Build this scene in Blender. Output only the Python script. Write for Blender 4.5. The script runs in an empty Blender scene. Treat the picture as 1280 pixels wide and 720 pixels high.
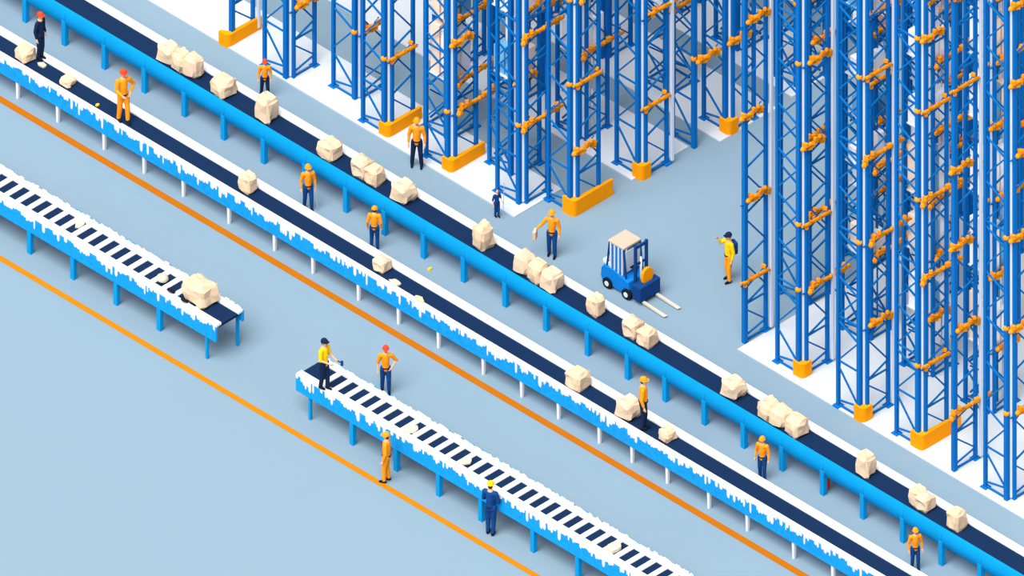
import bpy, bmesh, math, random
from mathutils import Vector, Matrix, noise
random.seed(11)
SC = bpy.context.scene
COL = SC.collection
S = 40 / math.sqrt(2)            # pixels per metre along a floor axis (sideways)
SE = 0.593                       # sine of camera elevation
CE = math.sqrt(1 - SE * SE)
KY = S * SE                      # 16.77
KZ = 40 * CE                     # 32.2

def W(px, py, z=0.0):
    """floor (or height z) point seen at a pixel of the photograph"""
    a = (px - 640) / S
    b = (360 - py - KZ * z) / KY
    return Vector(((a - b) / 2, (a + b) / 2, z))

def line_x(px, y):
    """world x of the point with world y seen in pixel column px"""
    return (px - 640) / S - y

# ------------------------------------------------------------------ materials
def s2l(c):
    return tuple(((v / 255) / 12.92 if v / 255 <= .04045 else ((v / 255 + .055) / 1.055) ** 2.4) for v in c)

def mat(name, rgb, rough=.85, gain=1.0, var=0.0, scale=3.0, spec=.08, bump=0.0):
    m = bpy.data.materials.new(name); m.use_nodes = True
    nt = m.node_tree; b = nt.nodes['Principled BSDF']
    c = [min(1, v * gain) for v in s2l(rgb)] + [1]
    b.inputs['Base Color'].default_value = c
    b.inputs['Roughness'].default_value = rough
    b.inputs['Specular IOR Level'].default_value = spec
    tc = nt.nodes.new('ShaderNodeTexCoord')
    nz = nt.nodes.new('ShaderNodeTexNoise'); nz.inputs['Scale'].default_value = scale
    nt.links.new(tc.outputs['Object'], nz.inputs['Vector'])
    if var:
        mr = nt.nodes.new('ShaderNodeMapRange')
        mr.inputs['To Min'].default_value = 1 - var; mr.inputs['To Max'].default_value = 1 + var
        nt.links.new(nz.outputs['Fac'], mr.inputs['Value'])
        hs = nt.nodes.new('ShaderNodeHueSaturation'); hs.inputs['Color'].default_value = c
        nt.links.new(mr.outputs['Result'], hs.inputs['Value'])
        nt.links.new(hs.outputs['Color'], b.inputs['Base Color'])
    if bump:
        bp = nt.nodes.new('ShaderNodeBump'); bp.inputs['Strength'].default_value = bump
        nt.links.new(nz.outputs['Fac'], bp.inputs['Height']); nt.links.new(bp.outputs['Normal'], b.inputs['Normal'])
    return m

G = 0.47   # lighting reaches about 1/G on the open floor
GV = 1.3   # upright faces see half the sky
M = dict(
    floor=mat('floor_paint', (173, 204, 225), gain=G, var=.02, scale=.25),
    pad=mat('pad_paint', (240, 247, 254), gain=.62, var=.01, scale=.5),
    amber=mat('amber_line_paint', (252, 160, 22), gain=.5, var=.05, scale=1.2),
    deep=mat('darker_orange_line', (232, 134, 18), gain=.5, var=.05, scale=1.2),  # second floor line: a darker, redder tone than the amber one
    white=mat('white_enamel', (250, 252, 254), gain=.75),
    belt=mat('navy_belt_rubber', (25, 58, 102), gain=G, var=.05, scale=.8),
    sky=mat('sky_blue_steel', (6, 162, 234), gain=.66, var=.10, scale=1.6),
    skyleg=mat('sky_blue_leg_paint', (10, 155, 222), gain=.85, var=.05, scale=2),
    azure=mat('azure_drip_paint', (24, 158, 234), gain=.84, var=.25, scale=7),
    post=mat('rack_blue_steel', (8, 106, 184), gain=.95, var=.06, scale=2),
    lace=mat('rack_lacing_steel', (10, 106, 176), gain=.9),
    orange=mat('orange_steel', (255, 155, 6), gain=.92, var=.04),
    orange2=mat('deep_orange_steel', (245, 150, 32), gain=.95, var=.25, scale=9),
    strip=mat('pale_cover_strip', (222, 232, 245), gain=.85),
    tan=mat('kraft_parcel', (240, 209, 174), gain=.76, var=.07, scale=4),
    tan2=mat('kraft_parcel_light', (244, 214, 181), gain=.74, var=.07, scale=5),
    cream=mat('cream_paper', (240, 232, 212), gain=.6),
    navy=mat('navy_steel', (18, 62, 122), gain=0.96),
    blue=mat('forklift_blue', (14, 118, 200), gain=1.00),
    beige=mat('beige_roof', (250, 222, 198), gain=.55),
    glass=mat('pale_cab_glazing', (200, 215, 230), rough=.2, gain=1.0, spec=.4),
    black=mat('black_rubber', (22, 28, 36)),
    skin=mat('skin', (238, 178, 140), gain=0.88),
    hair=mat('dark_hair', (60, 36, 28)),
    red=mat('red_helmet', (225, 75, 40), gain=0.88),
    yellow=mat('yellow_shirt', (250, 200, 20), gain=0.92),
    vest=mat('orange_shirt', (250, 150, 30), gain=0.96),
    jeans=mat('blue_trousers', (20, 68, 128), gain=0.88, var=.15, scale=9),
    dark=mat('dark_trousers', (22, 40, 72), gain=0.88),
    boot=mat('dark_boots', (20, 26, 40)),
    carton_w=mat('white_carton', (246, 246, 248), gain=1.1),
    carton_b=mat('light_blue_carton', (120, 190, 235), gain=.85),
    carton_p=mat('peach_carton', (246, 214, 190), gain=1.1),
    grey=mat('grey_steel', (150, 165, 185)),
)

# ------------------------------------------------------------------ mesh building
class MB:
    def __init__(s): s.v = []; s.f = []
    def box(s, c, d, rz=0):
        x, y, z = c; a, b, h = d[0] / 2, d[1] / 2, d[2] / 2
        n = len(s.v); cr, sr = math.cos(rz), math.sin(rz)
        for dz in (-h, h):
            for dx, dy in ((-a, -b), (a, -b), (a, b), (-a, b)):
                s.v.append((x + dx * cr - dy * sr, y + dx * sr + dy * cr, z + dz))
        for q in ((0, 3, 2, 1), (4, 5, 6, 7), (0, 1, 5, 4), (1, 2, 6, 5), (2, 3, 7, 6), (3, 0, 4, 7)):
            s.f.append(tuple(n + i for i in q))
        return s
    def tube(s, p0, p1, r0, r1=None, seg=6, cap=True):
        r1 = r0 if r1 is None else r1
        p0 = Vector(p0); p1 = Vector(p1); d = (p1 - p0)
        if d.length < 1e-6: return s
        d.normalize()
        u = d.cross(Vector((0, 0, 1)))
        if u.length < .05: u = Vector((1, 0, 0))
        u.normalize(); w = d.cross(u)
        n = len(s.v)
        for p, r in ((p0, r0), (p1, r1)):
            for i in range(seg):
                a = 2 * math.pi * (i + .5) / seg
                s.v.append(tuple(p + (u * math.cos(a) + w * math.sin(a)) * r))
        for i in range(seg):
            j = (i + 1) % seg
            s.f.append((n + i, n + j, n + seg + j, n + seg + i))
        if cap:
            s.f.append(tuple(n + seg - 1 - i for i in range(seg)))
            s.f.append(tuple(n + seg + i for i in range(seg)))
        return s
    def prism(s, pts, vec):
        """polygon (3D points in a plane) swept along vec"""
        n = len(s.v); k = len(pts); vec = Vector(vec)
        for p in pts: s.v.append(tuple(Vector(p)))
        for p in pts: s.v.append(tuple(Vector(p) + vec))
        s.f.append(tuple(n + i for i in range(k))); s.f.append(tuple(n + k + (k - 1 - i) for i in range(k)))
        for i in range(k):
            j = (i + 1) % k
            s.f.append((n + j, n + i, n + k + i, n + k + j))
        return s
    def ball(s, c, r, seg=12, ring=8, sc=(1, 1, 1), half=False):
        n = len(s.v); c = Vector(c)
        top = math.pi / 2 if half else math.pi
        for i in range(ring + 1):
            t = top * i / ring
            for j in range(seg):
                a = 2 * math.pi * j / seg
                s.v.append((c.x + r * sc[0] * math.sin(t) * math.cos(a), c.y + r * sc[1] * math.sin(t) * math.sin(a), c.z + r * sc[2] * math.cos(t)))
        for i in range(ring):
            for j in range(seg):
                k = (j + 1) % seg
                s.f.append((n + i * seg + j, n + (i + 1) * seg + j, n + (i + 1) * seg + k, n + i * seg + k))
        if half: s.f.append(tuple(n + ring * seg + (seg - 1 - j) for j in range(seg)))
        return s
    def mesh(s, name, m, bevel=0, smooth=False):
        bm = bmesh.new()
        vs = [bm.verts.new(v) for v in s.v]
        for f in s.f:
            try: bm.faces.new([vs[i] for i in f])
            except ValueError: pass
        bmesh.ops.remove_doubles(bm, verts=bm.verts, dist=1e-5)
        bmesh.ops.recalc_face_normals(bm, faces=bm.faces)
        if bevel:
            bmesh.ops.bevel(bm, geom=[e for e in bm.edges], offset=bevel, segments=2, affect='EDGES', profile=.6)
        me = bpy.data.meshes.new(name); bm.to_mesh(me); bm.free()
        me.materials.append(m)
        if smooth:
            for p in me.polygons: p.use_smooth = True
        return me
    def build(s, name, m, parent=None, bevel=0, smooth=False, loc=None):
        return obj(name, s.mesh(name, m, bevel, smooth), parent, loc)

def obj(name, me, parent=None, loc=None, rz=0):
    o = bpy.data.objects.new(name, me); COL.objects.link(o)
    if parent: o.parent = parent
    if loc is not None: o.location = loc
    o.rotation_euler = (0, 0, rz)
    return o

def tag(o, label=None, cat=None, group=None, kind=None):
    if label: o['label'] = label
    if cat: o['category'] = cat
    if group: o['group'] = group
    if kind: o['kind'] = kind
    return o

def thing(name, label, cat, loc=(0, 0, 0), rz=0, group=None):
    o = bpy.data.objects.new(name, None); COL.objects.link(o)
    o.empty_display_size = .2
    o.location = loc; o.rotation_euler = (0, 0, rz)
    return tag(o, label, cat, group)

# ------------------------------------------------------------------ setting
fl = MB().box((8, 0, -.1), (120, 120, .2)).build('floor', M['floor']); tag(fl, 'pale blue warehouse floor', kind='structure')

def pad(name, x0, x1, y0, y1, h, label):
    o = MB().box(((x0 + x1) / 2, (y0 + y1) / 2, h / 2), (x1 - x0, y1 - y0, h)).build(name, M['pad'])
    tag(o, label, 'floor pad')
# pads below the rack rows
p = W(922, 437)
pad('floor_pad', p.x, p.x + 30, p.y, p.y + 13.5, .03, 'large white floor pad under the right-hand rack block')
fe = W(420, 142); y0 = fe.y
e1 = W(640, 268)
PX0 = W(643, 272); 
pad('floor_pad', PX0.x - 25, PX0.x, W(560, 223).y, W(560, 223).y + 2.1, .04, 'white floor pad under the front row of the left rack block')
for k, (cx, cy, lab) in enumerate([(790, 226, 'white floor pad ending behind the forklift at the second row of rack towers'),
                                   (900, 178, 'white floor pad of the row with the highest orange foot guard'),
                                   (990, 122, 'white floor pad deep behind the rack towers, topmost of the pads')]):
    q = W(cx, cy)
    pad('floor_pad', q.x - 25, q.x, q.y, q.y + 2.5, .04, lab)

def floor_line(y, w, label, m='amber'):
    o = MB().box((2, y, .006), (75, w, .012)).build('floor_line', M[m]); tag(o, label, 'floor line')
floor_line(-10.2, .21, 'orange painted floor line running in front of the roller conveyors')
floor_line(-4.28, .25, 'darker orange floor line running beside the middle belt conveyor', 'deep')

# ------------------------------------------------------------------ conveyors
def drips(x0, x1, y, ztop, dmin, dmax, step=.13, seed=1, thick=.015, pitch=.35):
    """ragged lower edge of a white painted band on an upright face"""
    r = random.Random(seed); mb = MB(); x = x0; big = 0
    ds = []
    while x < x1:
        w = r.uniform(.35, 1.2) * step
        t = .5 + .5 * math.sin(x * 5.1 + 1.7 * math.sin(x * 1.3))
        d = dmin + (dmax - dmin) * (.35 * t + .65 * r.random())
        if r.random() < .09: d = dmax * r.uniform(1.1, 1.5)
        if r.random() < .25: d = dmin * r.uniform(.4, .9)
        ds.append((x, min(x + w, x1), d)); x += w
    for a, b, d in ds:
        s_ = (b - a) * .16
        mb.prism([(a, y, ztop), (b, y, ztop), (b - s_ * .2, y, ztop - d * .75), (b - s_ * 1.6, y, ztop - d), (a + s_, y, ztop - d * .93), (a + s_ * .1, y, ztop - d * .7)], (0, -thick, 0))
    return mb

def leg_mb(h, w, taper=1.0):
    mb = MB(); a = w / 2; b = w / 2 * taper
    n = 0
    mb.v = [(-b, -b, 0), (b, -b, 0), (b, b, 0), (-b, b, 0), (-a, -a, h), (a, -a, h), (a, a, h), (-a, a, h)]
    mb.f = [(0, 3, 2, 1), (4, 5, 6, 7), (0, 1, 5, 4), (1, 2, 6, 5), (2, 3, 7, 6), (3, 0, 4, 7)]
    return mb

X0, X1 = -28, 32
# ---- conveyor 1 (upper)
Z1 = 1.3
c1 = thing('belt_conveyor', 'upper long blue belt conveyor with broad blue side beam and white far rail', 'conveyor', (0, -.2, 0))
OFF = Vector((0, .2, 0))
def part(name, mb, m, par, bevel=0, smooth=False, off=OFF):
    return mb.build(name, m, par, bevel, smooth, loc=off)
part('belt', MB().box((2, -.36, Z1 - .04), (X1 - X0, .86, .06)), M['belt'], c1)
part('far_rail', MB().box((2, .205, Z1 - .05), (X1 - X0, .31, .16)), M['white'], c1)
part('frame', MB().box((2, -.2, Z1 - .25), (X1 - X0, .95, .3)), M['skyleg'], c1)
# rounded side beam
prof = []
for i in range(11):
    t = math.pi * i / 10
    prof.append((-.77 - .10 * math.sin(t) ** .8, Z1 + .02 - .62 * i / 10))
pm = MB()
pts = [(X0, a, b) for a, b in prof] + [(X0, -.66, Z1 - .6), (X0, -.66, Z1 + .02)]
pm.prism(pts, (X1 - X0, 0, 0))
sb = part('side_beam', pm, M['sky'], c1)
legs1 = [-18, 32, 81, 131, 181, 231, 280, 330, 382, 433, 481, 530, 580, 632, 683, 735, 785, 832, 881, 930, 978, 1029, 1079, 1129, 1177, 1226, 1276]
rg = MB()
lgm = leg_mb(.95, .17).mesh('leg', M['skyleg'], bevel=.012)
rgm = None
for px in legs1:
    x = line_x(px, -.81)
    o = obj('leg', lgm, c1, (x, -.60, 0))
    if px % 2: obj('leg', lgm, c1, (x, .35, 0))
    pr = MB(); pr.prism([(x - .05, a - .012, b) for i, (a, b) in enumerate(prof) if 1 <= i <= 9] + [(x - .05, -.75, prof[9][1]), (x - .05, -.75, prof[1][1])], (.1, 0, 0))
    part('joint_band', pr, M['sky'], c1)

# ---- conveyor 2 (middle)
c2 = thing('belt_conveyor', 'middle long belt conveyor with white near edge dripping over its blue side and white legs', 'conveyor', (0, -3.4, 0))
O2 = Vector((0, 3.4, 0))
part('belt', MB().box((2, -3.43, Z1 - .04), (X1 - X0, .66, .06)), M['belt'], c2, off=O2)
part('far_rail', MB().box((2, -2.975, Z1 - .04), (X1 - X0, .31, .16)), M['white'], c2, off=O2)
part('near_rail', MB().box((2, -3.82, Z1 - .03), (X1 - X0, .16, .1)), M['white'], c2, off=O2)
part('frame', MB().box((2, -3.4, Z1 - .25), (X1 - X0, .9, .3)), M['skyleg'], c2, off=O2)
part('side_beam', MB().box((2, -3.86, Z1 - .37), (X1 - X0, .1, .58)), M['azure'], c2, off=O2)
part('white_drip_edge', drips(-25, 30, -3.91, Z1 + .01, .07, .33, .13, 5), M['white'], c2, off=O2)
# darker ragged patches of blue paint on the side
l2 = leg_mb(.75, .11, .8).mesh('leg', M['white'], bevel=.008)
for px in [-30, 22, 72, 130, 180, 229, 286, 343, 391, 448, 498, 548, 604, 652, 698, 749, 790, 834, 886, 934, 992, 1041, 1090, 1142, 1192]:
    x = line_x(px, -3.86)
    obj('leg', l2, c2, (x, -3.84 + 3.4, 0)); obj('leg', l2, c2, (x, -2.95 + 3.4, 0))
    r_ = random.Random(px); d = r_.uniform(.45, .6)

# ---- roller conveyors
ZR = 1.5
def roller(label, xa, xb, legs, endlegs, seed, thin_first=False):
    c = thing('roller_conveyor', label, 'conveyor', ((xa + xb) / 2 if xb - xa < 30 else xa + 5, -8.8, 0))
    o = Vector((-c.location.x, 8.8, 0)); L = xb - xa; mx = (xa + xb) / 2
    part('bed', MB().box((mx, -8.79, ZR - .1), (L - .04, .86, .1)), M['belt'], c, off=o)
    part('near_rail', MB().box((mx, -9.27, ZR - .03), (L, .24, .1)), M['white'], c, bevel=.02, off=o)
    part('far_rail', MB().box((mx, -8.31, ZR - .03), (L, .22, .1)), M['white'], c, bevel=.02, off=o)
    part('side_beam', MB().box((mx, -9.37, ZR - .36), (L, .1, .56)), M['azure'], c, bevel=.02, off=o)
    part('side_beam', MB().box((mx, -8.19, ZR - .24), (L, .07, .4)), M['azure'], c, off=o)
    part('white_drip_edge', drips(xa + .02, min(xb, xa + 26) - .02, -9.42, ZR + .01, .04, .28, .12, seed), M['white'], c, off=o)
    # ragged outer edge of the far rail: one toothed strip of white, one of blue
    def toothed(y, dmin, dmax, z, h, sd):
        r = random.Random(sd); x = xa + .02; end = min(xb, xa + 26) - .02
        pts = [(end, y, z), (xa + .02, y, z)]
        while x < end - .2:
            w = r.uniform(.06, .2); d = r.uniform(dmin, dmax)
            pts += [(x, y + d, z), (min(x + w, end), y + d * r.uniform(.6, 1), z)]
            x += w
        return MB().prism(pts, (0, 0, h))
    part('ragged_edge', toothed(-8.22, .02, .12, ZR - .07, .09, seed), M['white'], c, off=o)
    part('blue_ragged_edge', toothed(-8.22, .02, .2, ZR - .12, .05, seed + 1), M['azure'], c, off=o)
    rm = MB().box((0, 0, 0), (.2, .76, .05)).mesh('roller', M['white'], bevel=.02)
    x = xa + (.95 if thin_first else .3) 
    n = 0
    while x < xb - (.3 if thin_first else 1.05) and n < 95:
        q = obj('roller', rm, c, Vector((x, -8.79, ZR - .025)) + o); n += 1
        x += .497
    lg = leg_mb(.95, .16).mesh('leg', M['skyleg'], bevel=.012)
    th = leg_mb(1.2, .09).mesh('leg', M['skyleg'], bevel=.008)
    for px in legs:
        xx = line_x(px, -9.37)
        obj('leg', lg, c, Vector((xx, -9.33, 0)) + o); obj('leg', lg, c, Vector((xx, -8.25, 0)) + o)
    for xx, yy in endlegs:
        obj('leg', th, c, Vector((xx, yy, 0)) + o)
    return c
XE = line_x(270, -9.4)
roller('blue and white roller conveyor entering at the left with its open end on thin legs', X0 + 10, XE,
       [-17, 37, 91, 145, 199], [(line_x(259, -9.35), -9.35), (line_x(297, -8.2), -8.2)], 21)
XB = line_x(370, -9.4)
roller('blue and white roller conveyor starting at mid-floor and leaving at the bottom edge', XB, X1 - 6,
       [440, 495, 548, 601, 666, 722, 778, 834], [(line_x(388, -9.35), -9.35), (XB + .5, -8.25)], 33, True)

# ------------------------------------------------------------------ parcels
def crumple(seed, m, amp=.11, n=3):
    bm = bmesh.new(); bmesh.ops.create_cube(bm, size=1.0)
    bmesh.ops.bevel(bm, geom=bm.edges[:], offset=.17, segments=1, affect='EDGES')
    bmesh.ops.subdivide_edges(bm, edges=bm.edges[:], cuts=1, use_grid_fill=True)
    r = random.Random(seed)
    for v in bm.verts:
        k = noise.noise_vector(v.co * 1.9 + Vector((seed * 3.1, seed, 0)))
        v.co += k * amp * 1.3 + Vector((r.uniform(-1, 1), r.uniform(-1, 1), r.uniform(-1, 1))) * amp * .33
        v.co.x *= 1 - .12 * max(0, v.co.z); v.co.y *= 1 - .12 * max(0, v.co.z)
        v.co.z += .5
        if v.co.z < .06: v.co.z = 0
    bmesh.ops.triangulate(bm, faces=bm.faces[:])
    lo = min(v.co.z for v in bm.verts)
    for v in bm.verts: v.co.z -= lo
    me = bpy.data.meshes.new('parcel'); bm.to_mesh(me); bm.free(); me.materials.append(m)
    return me
PM = [crumple(i + 1, M['tan' if i % 2 else 'tan2']) for i in range(8)]

def parcel(i, x0, y0, x1, y1, z, label, group=None, name='parcel', cy=None, mesh=None):
    """bounding box in the photograph -> block standing at height z"""
    w = (x1 - x0) / S / 2 * 1.1            # side
    h = max(.08, ((y1 - y0) - 2 * w * KY) / KZ)
    cxp = (x0 + x1) / 2
    base_py = y1 - w * KY
    q = W(cxp, base_py, z)
    if cy is not None:
        q.x += q.y - cy; q.y = cy
    o = obj(name, mesh or PM[i % 8], None, q, (i % 4) * math.pi / 2)
    o.scale = (w, w, h)
    tag(o, label, 'parcel', group)
    return o
Zb = Z1 - .01
U = 'parcels on the upper conveyor'
C1Y = -.33
rows = [
 (195, 46, 228, 87, 'beige parcel, leftmost of the tight trio near the top left of the upper conveyor'),
 (212, 55, 242, 94, 'beige parcel wedged in the middle of the trio on the upper conveyor'),
 (228, 62, 257, 105, 'beige parcel at the lower end of the trio on the upper conveyor'),
 (261, 85, 297, 127, 'rounded beige parcel alone just below the trio on the upper conveyor'),
 (318, 113, 349, 160, 'tall beige parcel on the upper conveyor in front of the small worker with dark trousers'),
 (395, 165, 429, 206, 'single beige parcel on the upper conveyor above the worker in an orange hood'),
 (438, 190, 468, 232, 'beige parcel, upper one of the pair on the upper conveyor below the orange foot guard'),
 (454, 203, 482, 241, 'beige parcel, lower one of the pair on the upper conveyor below the orange foot guard'),
 (487, 218, 522, 262, 'broad beige parcel directly below a pair, above the worker seen from behind'),
 (589, 278, 618, 325, 'tall narrow beige parcel standing alone halfway along the upper conveyor'),
 (641, 305, 672, 348, 'beige parcel, first of three touching ones beside the worker with the satchel'),
 (657, 316, 688, 358, 'beige parcel, middle of three touching ones beside the worker with the satchel'),
 (674, 328, 706, 369, 'beige parcel, last of three touching ones left of the forklift'),
 (732, 363, 757, 402, 'narrow beige parcel on the upper conveyor just in front of the forklift'),
 (777, 387, 806, 428, 'beige parcel, upper one of the pair below the forklift forks'),
 (794, 400, 823, 438, 'beige parcel, lower one of the pair below the forklift forks'),
 (900, 462, 934, 504, 'beige parcel alone above the group of three at the lower right'),
 (945, 488, 978, 529, 'beige parcel, first of three in a row on the lower right upper conveyor'),
 (961, 499, 994, 540, 'beige parcel, middle of three in a row on the lower right upper conveyor'),
 (979, 510, 1012, 551, 'beige parcel, last of three in a row, lower right upper conveyor'),
 (1069, 564, 1096, 606, 'upright beige parcel alone between the row of three and the lowest ones'),
 (1135, 600, 1160, 638, 'small beige parcel against a darker one below the large curved orange guard'),
 (1143, 606, 1170, 643, 'beige parcel overlapping a smaller one below the large curved orange guard'),
 (1182, 633, 1209, 673, 'beige parcel, lowest one on the upper conveyor'),
]
for i, (a, b, c, d, l) in enumerate(rows): parcel(i, a, b, c, d, Zb, l, U, cy=C1Y)
U2 = 'parcels on the middle conveyor'
C2Y = -3.43
rows = [
 (17, 51, 46, 84, 'beige parcel beside the worker in dark overalls on the middle conveyor'),
 (74, 88, 96, 110, 'small low beige parcel near the top left of the middle conveyor'),
 (297, 211, 322, 248, 'beige parcel on the middle conveyor between two long empty stretches'),
 (465, 314, 490, 346, 'beige parcel on the middle conveyor below the worker seen from behind'),
 (705, 449, 739, 491, 'large beige parcel on the middle conveyor left of the worker standing on the belt'),
 (768, 488, 803, 532, 'largest beige parcel on the middle conveyor, touching the worker standing on the belt'),
 (822, 526, 846, 555, 'small beige parcel on the middle conveyor right of the worker standing on the belt'),
]
for i, (a, b, c, d, l) in enumerate(rows): parcel(i + 3, a, b, c, d, Zb, l, U2, cy=C2Y)
# scraps
def scrap(px, py, z, w, l, seed, label, m='cream', h=.05):
    r = random.Random(seed); mb = MB(); k = 9
    pts = [(math.cos(2 * math.pi * i / k) * w * r.uniform(.35, .55), math.sin(2 * math.pi * i / k) * l * r.uniform(.35, .55), 0) for i in range(k)]
    mb.prism(pts, (0, 0, h))
    o = mb.build('paper_scrap', M[m], None); o.location = W(px, py, z); tag(o, label, 'scrap', 'paper scraps')
scrap(494, 354, Z1, .5, .28, 1, 'torn cream scrap on the middle belt beside a beige parcel', 'cream')
scrap(524, 374, Z1 + .03, .4, .22, 2, 'torn tan scrap on the near edge of the middle conveyor', 'tan')
scrap(53, 82, Z1 , .35, .25, 3, 'pale scrap on the middle belt by the feet of the worker in dark overalls', 'cream')
scrap(100, 281, ZR, .3, .45, 4, 'white paper scrap lying across the rollers of the left roller conveyor')
scrap(512, 538, ZR, .45, .6, 5, 'cream paper scrap on the rollers to the right of the worker in blue trousers')
scrap(582, 577, ZR, .4, .5, 6, 'cream paper scrap on the rollers above the worker with a yellow helmet')
scrap(767, 686, ZR, .5, .65, 7, 'cream paper scrap on the rollers near the bottom edge of the photo', h=.12)
scrap(122, 132, Z1, .12, .16, 8, 'tiny yellow scrap on the middle belt left of a worker', 'yellow')
scrap(537, 337, 0, .12, .2, 9, 'tiny yellow scrap on the floor between the two belt conveyors', 'yellow')
# white rolled pack behind the big parcel
o = MB().ball((0, 0, .14), .2, sc=(1.0, .95, .7)).build('rolled_pack', M['cream'], None, smooth=True)
o.location = W(203, 352, ZR); tag(o, 'small white round pack on the rollers behind the big parcel', 'pack')
# dolly with big parcel
big = parcel(1, 220, 338, 274, 394, ZR + .0, 'largest beige parcel, on the open end of the left roller conveyor', None, cy=-8.75)
big.scale = (1.0, .82, .72)
big.rotation_euler = (0, 0, 0)
big.location.x += .1
for px, py in ((214, 363), (231, 375)):
    o = MB().tube((0, -.04, 0), (0, .04, 0), .13, seg=14).build('rubber_wheel', M['black'], None, smooth=False)
    o.rotation_euler = (math.radians(55), 0, 0)
    o.location = W(px, py, ZR + .09)
    tag(o, 'black rubber wheel on the near rail ' + ('left of' if px == 214 else 'right below the other wheel by') + ' the largest parcel', 'wheel')

# ------------------------------------------------------------------ racking
H = 21.0
WT = 1.1
def lacing(face, seed):
    """zigzag on one face: 'right' runs along +y, 'left' along -x"""
    r = random.Random(seed); mb = MB(); z = H - r.uniform(0, .5)
    def P(t, zz): return (0, .21 + t * (WT - .21), zz) if face == 'right' else (-WT + t * (WT - .21), 0, zz)
    rr = .035
    while z > 2.2:
        if face == 'right': a, b = 1.2, .35
        else: a, b = .45, 1.1
        mb.tube(P(0, z), P(1, z - a), rr, seg=4)
        mb.tube(P(1, z - a), P(0, z - a - b), rr, seg=4)
        if r.random() < .3: mb.tube(P(0, z - a - b), P(1, z - a - b), rr, seg=4)
        z -= 1.75
    mb.tube(P(0, z), P(1, max(.45, z - 1.2)), rr, seg=4)
    mb.tube(P(1, max(.45, z - 1.2)), P(0, .25), rr, seg=4)
    mb.tube(P(0, .08), P(1, .08), rr * 1.1, seg=4)
    return mb.mesh('lacing', M['lace'])
LR = [lacing('right', i) for i in range(3)]; LL = [lacing('left', i + 5) for i in range(3)]
def post_mesh(w):
    mb = MB().box((0, 0, H / 2), (w, w, H))
    return mb.mesh('post', M['post'])
PW = post_mesh(.145); PN = post_mesh(.105)
foot = MB().box((0, 0, .03), (.26, .26, .06)).mesh('foot_plate', M['post'])
WEB = MB().box((-.075, .085, H / 2), (.10, .015, H - .2), math.pi / 4).mesh('web_plate', M['strip'])
STRIP = MB().box((0, 0, H / 2), (.09, .09, H - .3)).mesh('cover_strip', M['strip'])
def beam_mesh(seed, L):
    r = random.Random(seed); mb = MB()
    mb.tube((.06, -.08, 0), (.06, L, 0), .04, seg=6)
    t = -.08
    while t < L:
        s_ = r.uniform(.07, .18)
        c = (.06 + r.uniform(-.08, .08), t, r.uniform(-.12, .14))
        if r.random() < .5: mb.ball(c, s_ / 2, 6, 4, (1, 1.1, r.uniform(.8, 1.5)))
        else: mb.box(c, (s_, s_ * .8, s_ * r.uniform(.6, 1.5)), r.uniform(0, 1.5))
        t += r.uniform(.1, .26)
    return mb.mesh('beam', M['orange2'])
def clip_mesh(seed, L):
    r = random.Random(seed + 50); mb = MB(); t = 0
    mb.tube((.14, -.02, .0), (.14, L, .0), .035, seg=4)
    while t < L:
        s_ = r.uniform(.05, .12)
        mb.box((.14, t, r.uniform(-.04, .06)), (s_, s_, s_ * r.uniform(.7, 1.6)), r.uniform(0, 1.5))
        t += r.uniform(.18, .5)
    return mb.mesh('beam_clip', M['amber'])
def rod_mesh(seed, L):
    r = random.Random(seed + 90); mb = MB()
    mb.tube((.0, 0, -.16), (.0, L + .15, -.1), .03, seg=4)
    mb.tube((.0, .2, -.35), (.0, L, .15), .022, seg=4)
    return mb.mesh('tie_rod', M['lace'])
BLS = (.9, 1.15, 1.7, 2.1)
BM = [beam_mesh(i, L) for i, L in enumerate(BLS)]; BC = [clip_mesh(i, L) for i, L in enumerate(BLS)]; BR = [rod_mesh(i, L) for i, L in enumerate(BLS)]
CL = MB().ball((.05, -.03, 0), .11, 8, 6).mesh('clamp', M['orange2'])
SHELF = MB().box((-WT / 2, WT / 2, 0), (WT - .1, WT - .1, .04)).mesh('shelf', M['strip'])
CART = {k: MB().box((0, 0, .5), (1, 1, 1)).mesh('carton', M[m]) for k, m in (('w', 'carton_w'), ('b', 'carton_b'), ('p', 'carton_p'))}
CLAB = {'w': ('white carton on a shelf inside the blue rack towers', 'white cartons in the racks'),
        'b': ('light blue carton on a shelf inside the blue rack towers', 'light blue cartons in the racks'),
        'p': ('peach coloured carton on a shelf inside the blue rack towers', 'peach cartons in the racks')}
ncart = {'w': 0, 'b': 0, 'p': 0}

THIN = [MB().box((0, 0, H / 2 + .01), (.04, .04, H), .3).mesh('cable', M[m]) for m in ('carton_b', 'lace', 'strip')]
def guard_mesh(lx, ly, h):
    """rounded corner bumper: lx along -x, ly along +y from the near corner"""
    R = .16; t = .09; out = [(-lx, -.0)]
    for i in range(7):
        a = -math.pi / 2 + math.pi / 2 * i / 6
        out.append((-R + R * math.cos(a), R + R * math.sin(a)))
    out.append((0, ly))
    inn = [(-t, ly)] + [(-t - .06, R + t)] + [(-lx, t)]
    mb = MB(); mb.prism([(a, b, 0) for a, b in out + inn], (0, 0, h))
    return mb.mesh('foot_guard', M['orange'])
GRD = {'short': guard_mesh(.42, .42, .56), 'mid': guard_mesh(.42, 1.5, .5), 'long': guard_mesh(.5, 1.75, .6)}

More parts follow.
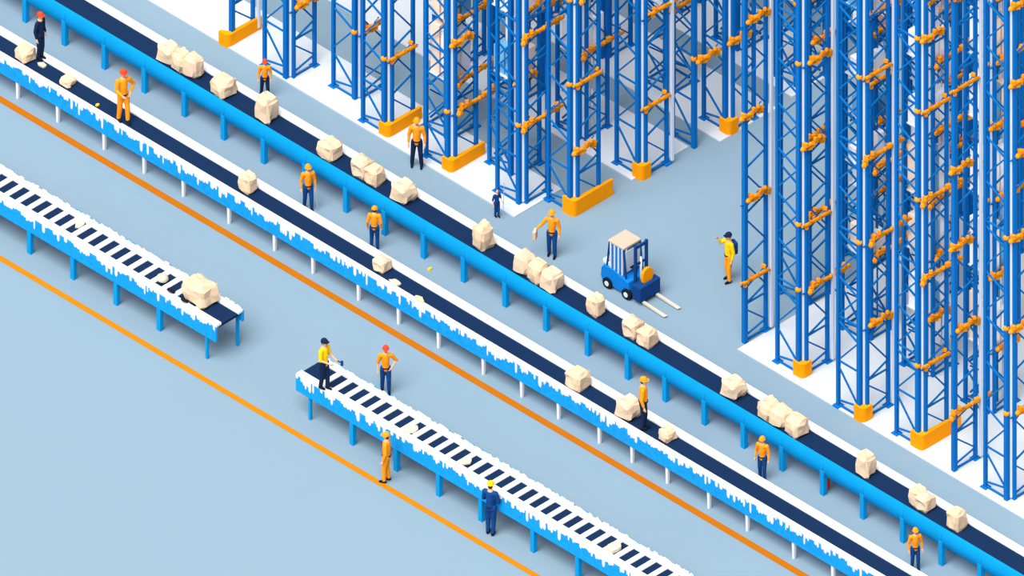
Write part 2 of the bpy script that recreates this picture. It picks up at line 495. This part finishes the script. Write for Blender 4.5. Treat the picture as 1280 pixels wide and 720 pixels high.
def tower(px, py, label, group, faces='LR', guard=None, interior=False, seed=0, name='rack_tower', left_post=True):
    r = random.Random(seed * 7 + int(px))
    dense = interior and (px > 1100 or 560 < px < 760)
    q = W(px, py)
    t = thing(name, label, 'rack tower', q, 0, group)
    if interior:
        for q_ in range(6 if px > 1100 else 3): obj('cable', THIN[r.choice((0, 1, 2, 2))], t, (-r.uniform(.25, .9), r.uniform(.3, 1.0), 0))
    if 'L' in faces:
        obj('post', PW, t, (-.155, 0, 0)); obj('post', PN, t, (-WT, 0, 0))
        obj('lacing', r.choice(LL), t); obj('foot_plate', foot, t, (-WT, 0, 0))
    if 'R' in faces:
        obj('post', PN if 'L' in faces else PW, t, (0, .175, 0)); obj('post', PN, t, (0, WT, 0))
        obj('lacing', r.choice(LR), t); obj('foot_plate', foot, t, (0, WT, 0))
        if not interior and guard != 'long' and r.random() < .6: obj('cover_strip', STRIP, t, (.13, WT + .12, 0))
    if 'L' in faces and 'R' in faces:
        obj('web_plate', WEB, t)
        if interior:
            obj('post', PN, t, (-WT, WT, 0))
            if not dense: obj('lacing', r.choice(LL), t, (0, WT, 0))
            obj('lacing', r.choice(LR), t, (-WT, 0, 0))
    z = 2.2 + r.uniform(0, 1.6)
    top = py / KZ + .3
    while z < top:
        k = r.choice((0, 0, 1, 2, 2, 3) if interior else (0, 0, 1, 2)); dy = r.choice((0, 0, .3))
        obj('beam', BM[k], t, (0, dy, z)); obj('beam_clip', BC[k], t, (0, dy, z)); obj('tie_rod', BR[k], t, (0, 0, z))
        if r.random() < .6 and 'L' in faces: obj('clamp', CL, t, (-.2, 0, z - .02))
        if interior:
            obj('shelf', SHELF, t, (0, 0, z - .1))
            for c in range(4 if dense else r.choice((2, 3, 4))):
                k = r.choice('wwwwbp')
                if ncart[k] >= 290: continue
                ncart[k] += 1
                dx, dy, dz = (r.uniform(.36, .46), r.uniform(.36, .46), r.uniform(.9, 2.0)) if dense else (r.uniform(.2, .4), r.uniform(.2, .4), r.uniform(.3, 1.1))
                gx, gy = ((-.3, .3), (-.8, .3), (-.3, .8), (-.8, .8))[c]
                o = obj('carton', CART[k], None, q + Vector((gx, gy, z - .08)))
                o.scale = (dx, dy, dz); tag(o, CLAB[k][0], 'carton', CLAB[k][1])
        z += r.uniform(2.5, 3.7) if not dense else r.uniform(2.2, 3.0)
    if guard:
        obj('foot_guard', GRD[guard], t, (.14, -.14, 0))
    return t

GL = 'rack towers of the left block'; GR = 'rack towers of the right block'
T = tower
T(285, 57, 'blue lattice rack tower at the far left of the racks, orange guard along its foot', GL, 'R', 'mid')
T(362, 101, 'blue lattice rack tower above the small worker in dark trousers, no foot guard', GL)
T(448, 127, 'blue lattice rack tower beside the white pad corner, between two with orange guards', GL)
T(485, 170, 'blue lattice rack tower with a split orange foot guard above the standing worker', GL, 'LR', 'mid')
T(564, 214, 'blue lattice rack tower with orange foot guard, right of the worker on the pad', GL, 'LR', 'mid')
T(653, 258, 'blue lattice rack tower without a guard beside the tiny worker with a pole', GL, 'LR')
T(717, 268, 'blue lattice rack tower with the large angled orange guard, alone on open floor', GL, 'LR', 'long')
T(802, 223, 'blue lattice rack tower with a short orange guard above the forklift', GL, 'LR', 'short')
T(911, 167, 'blue lattice rack tower with a short orange guard at the top of the open aisle', GL, 'LR', 'short')
T(872, 187, 'narrow flat blue lattice mast without a guard between two towers with short orange guards', GL, 'L', name='lattice_mast')
DEEP = 'tall blue lattice rack tower deep inside the left rack block, its foot hidden'
for k, (ax, ay) in enumerate([(717, 268), (802, 223), (911, 167), (1000, 112), (1092, 58), (1180, 6)]):
    for c in range(0, 7):
        if k < 3 and c == 0: continue
        x, y = ax - 77 * c, ay - 45.7 * c
        if y < -6 or x < 500: continue
        tower(x + (c % 2) * 3, y, DEEP, GL, interior=True, seed=k * 10 + c)
T(926, 431, 'narrow flat blue lattice mast at the left corner of the right rack block', GR, 'R', name='lattice_mast')
T(1003, 471, 'blue lattice rack tower with small torn orange guard, leftmost guard of the right block', GR, 'LR', 'short')
T(1079, 526, 'blue lattice rack tower with a cup shaped orange guard on the right block', GR, 'LR', 'short')
T(1152, 561, 'blue lattice rack tower with the large curved orange guard at the lower right', GR, 'LR', 'long')
T(1188, 592, 'narrow flat blue lattice mast right of the large curved orange guard', GR, 'R', name='lattice_mast')
T(1263, 628, 'blue lattice rack tower without a guard, lowest at the right edge of the photo', GR)
DEEP2 = 'tall blue lattice rack tower deep inside the right rack block behind its front row'
for r_ in range(1, 5):
    for c in range(0, 6):
        x, y = 926 + 81 * r_ + 77 * c, 431 - 48 * r_ + 45.7 * c
        if x > 1300: continue
        tower(x, y, DEEP2, GR, interior=x > 1030, seed=200 + r_ * 10 + c)

# ------------------------------------------------------------------ forklift
def forklift():
    base = W(787, 361)
    t = thing('forklift', 'small blue forklift with beige roof and two cream forks in the open aisle', 'forklift', base)
    # local: +x forward (down right), width along y
    mb = MB()
    prof_ = [(-.78, .12), (-.86, .3), (-.84, .62), (-.74, .78), (-.3, .8), (.35, .62), (.42, .12)]
    mb.prism([(a, -.42, b) for a, b in prof_], (0, .84, 0))
    mb.build('body', M['blue'], t, bevel=.03)
    MB().box((-.62, 0, .86), (.42, .72, .16)).build('counterweight', M['strip'], t, bevel=.03)
    MB().box((-.22, 0, 1.78), (.7, .78, .09)).build('roof', M['beige'], t, bevel=.03)
    for x in (-.52, .1):
        for y in (-.36, .36):
            m = MB().tube((x - (.12 if x < 0 else -.1), y, .7), (x, y, 1.76), .035, seg=6)
            m.build('cab_post', M['navy'], t)
    for i in range(7):
        MB().box((-.46 + i * .085, -.375, 1.24), (.05, .03, 1.0)).build('cab_bar', M['blue'] if i % 2 else M['strip'], t)
    for i in range(4):
        MB().box((-.57, -.27 + i * .18, 1.3), (.03, .07, .88)).build('cab_bar', M['strip'] if i % 2 else M['blue'], t)
    for y in (-.345, .37): MB().box((-.2, y, 1.25), (.55, .02, .86)).build('side_window', M['glass'], t)
    MB().box((.13, 0, 1.25), (.02, .66, .8)).build('windscreen', M['glass'], t)
    seat = MB().box((-.25, 0, .86), (.36, .4, .1)).box((-.42, 0, 1.08), (.09, .4, .4)).build('seat', M['black'], t, bevel=.02)
    MB().tube((-.02, 0, .85), (.1, 0, .98), .02, seg=6).tube((.1, 0, .97), (.11, 0, 1.0), .13, seg=14).build('steering_wheel', M['black'], t)
    # mast
    for y in (-.24, .24):
        MB().box((.5, y, 1.05), (.09, .08, 2.0)).build('mast_rail', M['navy'], t, bevel=.01)
    MB().box((.5, 0, 1.96), (.06, .5, .1)).box((.5, 0, 1.3), (.04, .5, .08)).build('mast_crossbar', M['navy'], t)
    MB().tube((.5, 0, .2), (.5, 0, 1.5), .04, seg=8).build('lift_cylinder', M['strip'], t, smooth=True)
    MB().box((.74, 0, .42), (.36, .9, .56)).build('front_block', M['navy'], t, bevel=.04)
    gb = MB(); pts = []
    for i in range(12):
        a = 2 * math.pi * i / 12; pts.append((.7, .02 + .25 * math.cos(a) * (1 + .08 * math.cos(3 * a)), .9 + .32 * math.sin(a)))
    gb.prism(pts, (.1, 0, 0)); gb.build('orange_panel', M['orange'], t, bevel=.02)
    for y in (-.3, .3):
        MB().prism([(.9, y - .05, .08), (1.85, y - .05, .05), (1.9, y - .03, .07), (.9, y - .05, .14)], (0, .1, 0)).build('fork', M['cream'], t)
    for x, y in ((-.52, -.43), (-.52, .43), (.32, -.43), (.32, .43)):
        s_ = -1 if y < 0 else 1
        w = MB().tube((x, y - .06 * s_, .19), (x, y + .06 * s_, .19), .19, seg=20).build('wheel', M['black'], t)
        MB().tube((x, y + .055 * s_, .19), (x, y + .075 * s_, .19), .09, seg=14).build('hub', M['strip'], w)
    return t
forklift()

# ------------------------------------------------------------------ people
def remesh(mb, name, m, vox=.012, smooth_it=2):
    me = mb.mesh('tmp', m)
    o = bpy.data.objects.new('tmp', me); COL.objects.link(o)
    md = o.modifiers.new('r', 'REMESH'); md.mode = 'VOXEL'; md.voxel_size = vox; md.use_smooth_shade = True
    sm = o.modifiers.new('s', 'SMOOTH'); sm.iterations = smooth_it; sm.factor = .5
    dg = bpy.context.evaluated_depsgraph_get(); dg.update()
    res = bpy.data.meshes.new_from_object(o.evaluated_get(dg)); res.name = name
    bpy.data.objects.remove(o); bpy.data.meshes.remove(me)
    res.materials.clear(); res.materials.append(m)
    return res

def limb(mb, pts, rads, seg=10):
    for (p, q), (a, b) in zip(zip(pts, pts[1:]), zip(rads, rads[1:])):
        mb.tube(p, q, a, b, seg=seg)
    for p, r in zip(pts, rads): mb.ball(p, r, seg, 6)

def person(px, py, z, label, height=1.72, face=0, pose=None, shirt='vest', legs='jeans', hat='vest', sleeves=True, extra=None):
    """faces local -y; feet at the origin"""
    pose = pose or {}
    t = thing('person', label, 'person', W(px, py, z), math.radians(face), 'workers')
    k = height / 1.75; t.scale = (k * .9, k * .9, k)
    V = Vector
    lean = pose.get('lean', 0)
    hip = {-1: V((-.095, 0, .90)), 1: V((.095, 0, .90))}
    def sp(v):  # lean the upper body about the hips
        v = V(v); d = v - V((0, 0, .92)); c, s_ = math.cos(lean), math.sin(lean)
        return V((d.x, d.y * c - d.z * s_, .92 + d.y * s_ + d.z * c))
    step = pose.get('step', .06); wide = pose.get('wide', .11)
    knee, ank = {}, {}
    for s_ in (-1, 1):
        st = step * s_
        ank[s_] = V((s_ * wide, -st, .085)); knee[s_] = V((s_ * (wide + .1) / 2, -st * .55 - .035, .49))
    sh = {s_: sp((s_ * .185, .0, 1.43)) for s_ in (-1, 1)}
    arms = pose.get('arms', {})
    elb, wr = {}, {}
    for s_ in (-1, 1):
        mode = arms.get(s_, 'down')
        if mode == 'down': e, w = (s_ * .26, .03, 1.14), (s_ * .27, -.05, .89)
        elif mode == 'fwd': e, w = (s_ * .25, -.04, 1.15), (s_ * .17, -.30, 1.10)
        elif mode == 'out': e, w = (s_ * .36, -.03, 1.20), (s_ * .52, -.12, 1.05)
        elif mode == 'hip': e, w = (s_ * .38, .06, 1.18), (s_ * .20, -.10, 1.00)
        elif mode == 'up': e, w = (s_ * .30, -.12, 1.30), (s_ * .26, -.26, 1.50)
        elb[s_], wr[s_] = sp(e), sp(w)
    # body
    b = MB()
    limb(b, [sp((0, 0, 1.50)), sp((0, -.01, 1.60))], [.055, .05])
    hc = sp((0, -.015, 1.655))
    b.ball(hc, .1, 16, 12, (.78, .95, 1.15))
    b.ball(hc + V((0, -.025, -.06)), .062, 12, 8, (.9, .95, .85))
    b.ball(hc + V((0, -.1, -.012)), .017, 8, 6, (.8, 1.2, 1.6))
    for s_ in (-1, 1): b.ball(hc + V((s_ * .08, .005, -.01)), .024, 8, 6, (.5, .8, 1.2))
    limb(b, [sp((0, 0, 1.46)), sp((0, 0, 1.25)), sp((0, 0, 1.05)), V((0, 0, .93))], [.10, .115, .10, .11])
    for s_ in (-1, 1):
        limb(b, [sp((0, 0, 1.40)), sh[s_], elb[s_], wr[s_]], [.07, .055, .042, .028])
        d = (wr[s_] - elb[s_]).normalized()
        side = V((-s_, -.25, 0)); side = (side - d * side.dot(d)).normalized(); up = d.cross(side)
        palm = wr[s_] + d * .05
        b.tube(wr[s_], palm + d * .04, .027, .036, 8); b.ball(palm + d * .03, .034, 8, 6)
        for i, (u, L) in enumerate(((-.03, .062), (-.01, .072), (.01, .066), (.03, .052))):
            r0 = palm + d * .045 + up * u
            k1 = r0 + d * L * .55 + side * .006; k2 = k1 + d * L * .35 + side * .022
            limb(b, [r0, k1, k2], [.011, .0105, .009], 6)
        th0 = palm + up * -.025; th1 = th0 + up * -.03 + d * .025 + side * .01; th2 = th1 + d * .03 + side * .012
        limb(b, [th0, th1, th2], [.014, .012, .01], 6)
        limb(b, [hip[s_], knee[s_], ank[s_]], [.085, .055, .038])
        b.tube(ank[s_], ank[s_] + V((0, -.1, -.05)), .035, .03, 8)
    body = obj('body', remesh(b, 'body', M['skin'], .0105, 1), t)
    # shirt
    c = MB()
    limb(c, [sp((0, 0, 1.46)), sp((0, 0, 1.40)), sp((0, 0, 1.22)), sp((0, .0, 1.05)), V((0, 0, .93))], [.085, .13, .142, .132, .145])
    for s_ in (-1, 1):
        limb(c, [sp((s_ * .06, 0, 1.40)), sh[s_], elb[s_]], [.09, .078, .062])
        if sleeves: limb(c, [elb[s_], elb[s_].lerp(wr[s_], .8)], [.06, .047])
    obj('shirt', remesh(c, 'shirt', M[shirt], .018, 2), t)
    # trousers
    c = MB()
    limb(c, [V((-.07, 0, .92)), V((.07, 0, .92))], [.13, .13])
    for s_ in (-1, 1): limb(c, [hip[s_], knee[s_], ank[s_] + V((0, 0, .03))], [.108, .082, .068])
    obj('trousers', remesh(c, 'trousers', M[legs], .018, 2), t)
    for s_ in (-1, 1):
        c = MB(); a = ank[s_]
        limb(c, [V((a.x, a.y + .03, .06)), V((a.x, a.y - .07, .05)), V((a.x, a.y - .15, .04))], [.055, .05, .038])
        c.tube((a.x, a.y, .05), (a.x, a.y, .17), .056, .06, 8)
        mm = remesh(c, 'boot', M['boot'], .018, 1)
        for v in mm.vertices: v.co.z = max(0, v.co.z)
        obj('boot', mm, t)
    # hair, eyes, mouth, helmet
    MB().ball(hc + V((0, .022, .01)), .1, 14, 10, (.84, .86, 1.1)).build('hair', M['hair'], t, smooth=True)
    for s_ in (-1, 1): MB().ball(hc + V((s_ * .03, -.088, .012)), .010, 8, 6).build('eye', M['black'], t, smooth=True)
    MB().box(tuple(hc + V((0, -.086, -.062))), (.045, .012, .01)).build('mouth', M['red'], t)
    if hat:
        h = MB().ball(hc + V((0, .005, .045)), .118, 16, 7, (.92, 1.05, .95), half=True)
        h.tube(hc + V((0, -.01, .04)), hc + V((0, -.01, .055)), .128, .12, 18)
        h.box(tuple(hc + V((0, -.13, .045))), (.14, .07, .014))
        h.build('helmet', M[hat], t, smooth=False)
    if shirt != 'dark':
        # braces crossing the shirt, belt
        MB().tube(V((0, 0, .955)), V((0, 0, 1.0)), .152, .150, 16).build('belt', M['dark'], t)
    if extra: extra(t, sh, elb, wr, sp)
    return t

def satchel(t, sh, elb, wr, sp):
    p_ = wr[-1] + Vector((-.05, -.04, -.2))
    s_ = MB().box(tuple(p_), (.12, .3, .34)).build('satchel', M['tan'], t, bevel=.03)
    MB().tube(p_ + Vector((0, -.1, .15)), wr[-1] + Vector((0, 0, -.02)), .012).tube(p_ + Vector((0, .1, .15)), wr[-1] + Vector((0, 0, -.02)), .012).build('strap', M['tan'], s_)
def blue_pack(t, sh, elb, wr, sp):
    MB().box(tuple(sp((0, .2, 1.2))), (.3, .16, .42)).build('backpack', M['navy'], t, bevel=.04)
def pole(t, sh, elb, wr, sp):
    p_ = wr[1] + Vector((.0, -.06, -.03))
    MB().tube((p_.x, p_.y, .02), (p_.x + .1, p_.y, 2.3), .018).build('pole', M['grey'], t)
def grey_stick(t, sh, elb, wr, sp):
    p_ = wr[1] + Vector((0, -.05, -.03))
    MB().tube((p_.x + .03, p_.y - .1, .02), p_ + Vector((0, 0, .08)), .018).build('walking_stick', M['grey'], t)
def tool(t, sh, elb, wr, sp):
    p_ = wr[1] + Vector((0, -.06, -.03))
    h = MB().tube(p_ + Vector((0, .06, 0)), p_ + Vector((0, -.2, -.02)), .018).build('hand_tool', M['black'], t)
    MB().box(tuple(p_ + Vector((0, -.22, -.03))), (.06, .07, .16)).build('tool_head', M['navy'], h)

# facing angle: 0 looks along -y (down left on screen); 90 looks +x (down right); 45 looks at the camera
P_ = person
P_(50, 73, Z1 + .04, 'person in a red cap and dark overalls standing on the middle conveyor', 1.75, 100, dict(wide=.07, step=.02), 'dark', 'dark', 'red')
P_(154, 152, Z1, 'person in orange clothes and red cap standing on the middle belt, pale trousers', 1.98, 70, dict(arms={-1: 'fwd', 1: 'hip'}, step=.1), 'vest', 'vest', 'red', True, None)
P_(331, 121, 0, 'small person with orange shirt and dark trousers standing behind the upper conveyor', 1.42, 45, dict(wide=.15), 'vest', 'dark', 'red')
P_(385, 261, 0, 'person in orange hood and blue trousers holding a grey stick between the conveyors', 1.68, 60, dict(step=.1), 'vest', 'jeans', 'vest', True, grey_stick)
P_(468, 311, 0, 'person in orange shirt seen from behind with legs together, between the two belt conveyors', 1.6, 215, dict(wide=.12, step=.02), 'vest', 'jeans', 'vest')
P_(521, 208, 0, 'person in orange jacket and helmet standing on the white pad below an orange rack guard', 1.84, 40, dict(wide=.16, step=.03), 'vest', 'dark', 'vest')
P_(621, 271, 0, 'smallest person, dressed in blue, holding a long thin pole by the white pad corner', 1.05, 80, dict(wide=.07, arms={1: 'fwd'}), 'jeans', 'jeans', None, False, pole)
P_(690, 320, 0, 'person in orange shirt carrying a beige satchel left of the forklift', 1.74, 30, dict(arms={-1: 'out'}, wide=.12), 'vest', 'jeans', 'vest', True, satchel)
P_(911, 351, 0, 'person in yellow shirt and orange trousers with a blue backpack beside the right rack block', 1.83, -15, dict(wide=.13, step=.05, arms={-1: 'up'}), 'yellow', 'vest', 'dark', True, blue_pack)
P_(405, 486, ZR, 'person in yellow shirt holding a tool and standing on the start of the roller conveyor', 1.9, 100, dict(arms={1: 'fwd', -1: 'fwd'}, step=.09, wide=.06), 'yellow', 'dark', 'dark', False, tool)
P_(482, 490, 0, 'person in orange shirt, red cap and blue trousers behind the roller conveyor', 1.76, 50, dict(step=.1, arms={1: 'hip'}), 'vest', 'jeans', 'red', False)
P_(483, 602, 0, 'person all in orange with dark boots standing at the front orange line', 1.86, -60, dict(step=.05, wide=.1), 'vest', 'vest', 'vest')
P_(613, 668, 0, 'person in blue with a yellow helmet standing in front of the roller conveyor', 2.0, 200, dict(step=.02, wide=.09, arms={-1: 'fwd', 1: 'fwd'}), 'jeans', 'jeans', 'yellow')
P_(804, 536, Z1, 'person in orange shirt and dark trousers standing on the middle belt behind a parcel', 1.96, 130, dict(step=.04, wide=.06), 'vest', 'dark', 'vest')
P_(953, 599, 0, 'person in orange shirt and blue trousers standing close under the upper conveyor side beam', 1.62, 20, dict(step=.05), 'vest', 'jeans', 'vest')
P_(1144, 711, 0, 'person in orange shirt and blue trousers at the bottom right between the belt conveyors', 1.55, 60, dict(step=.05), 'vest', 'jeans', 'vest')
# red and blue case next to a conveyor leg
o = thing('tool_case', 'small red and blue case standing beside a leg of the upper conveyor', 'case', W(1033, 611))
MB().box((0, 0, .24), (.14, .2, .46)).build('case_body', M['red'], o, bevel=.02)
MB().box((0, -.08, .24), (.15, .05, .47)).build('case_side', M['navy'], o, bevel=.01)
MB().tube((0, -.05, .47), (0, -.05, .53), .012).tube((0, .05, .47), (0, .05, .53), .012).tube((0, -.05, .53), (0, .05, .53), .012).build('handle', M['black'], o)

# ------------------------------------------------------------------ light, camera
w = bpy.data.worlds.new('sky'); SC.world = w; w.use_nodes = True
bg = w.node_tree.nodes['Background']; bg.inputs['Color'].default_value = (1, 1, 1, 1); bg.inputs['Strength'].default_value = .78
sd = bpy.data.lights.new('sun', 'SUN'); sd.energy = 5.4; sd.angle = math.radians(45); sd.color = (1, .99, .97)
so = bpy.data.objects.new('sun', sd); COL.objects.link(so)
so.rotation_euler = Vector((.16, -.56, 1.0)).to_track_quat('Z', 'Y').to_euler()
so.location = (0, 0, 40)

cd = bpy.data.cameras.new('camera'); cd.type = 'ORTHO'; cd.ortho_scale = 32; cd.clip_start = 1; cd.clip_end = 400
co = bpy.data.objects.new('camera', cd); COL.objects.link(co)
d = Vector((CE / math.sqrt(2), -CE / math.sqrt(2), SE))
co.location = d * 90
co.rotation_euler = d.to_track_quat('Z', 'Y').to_euler()
SC.camera = co
SC.view_settings.view_transform = 'Standard'
SC.view_settings.look = 'None'
SC.view_settings.gamma = 1
SC.view_settings.exposure = 0
SC.view_settings.use_curve_mapping = False
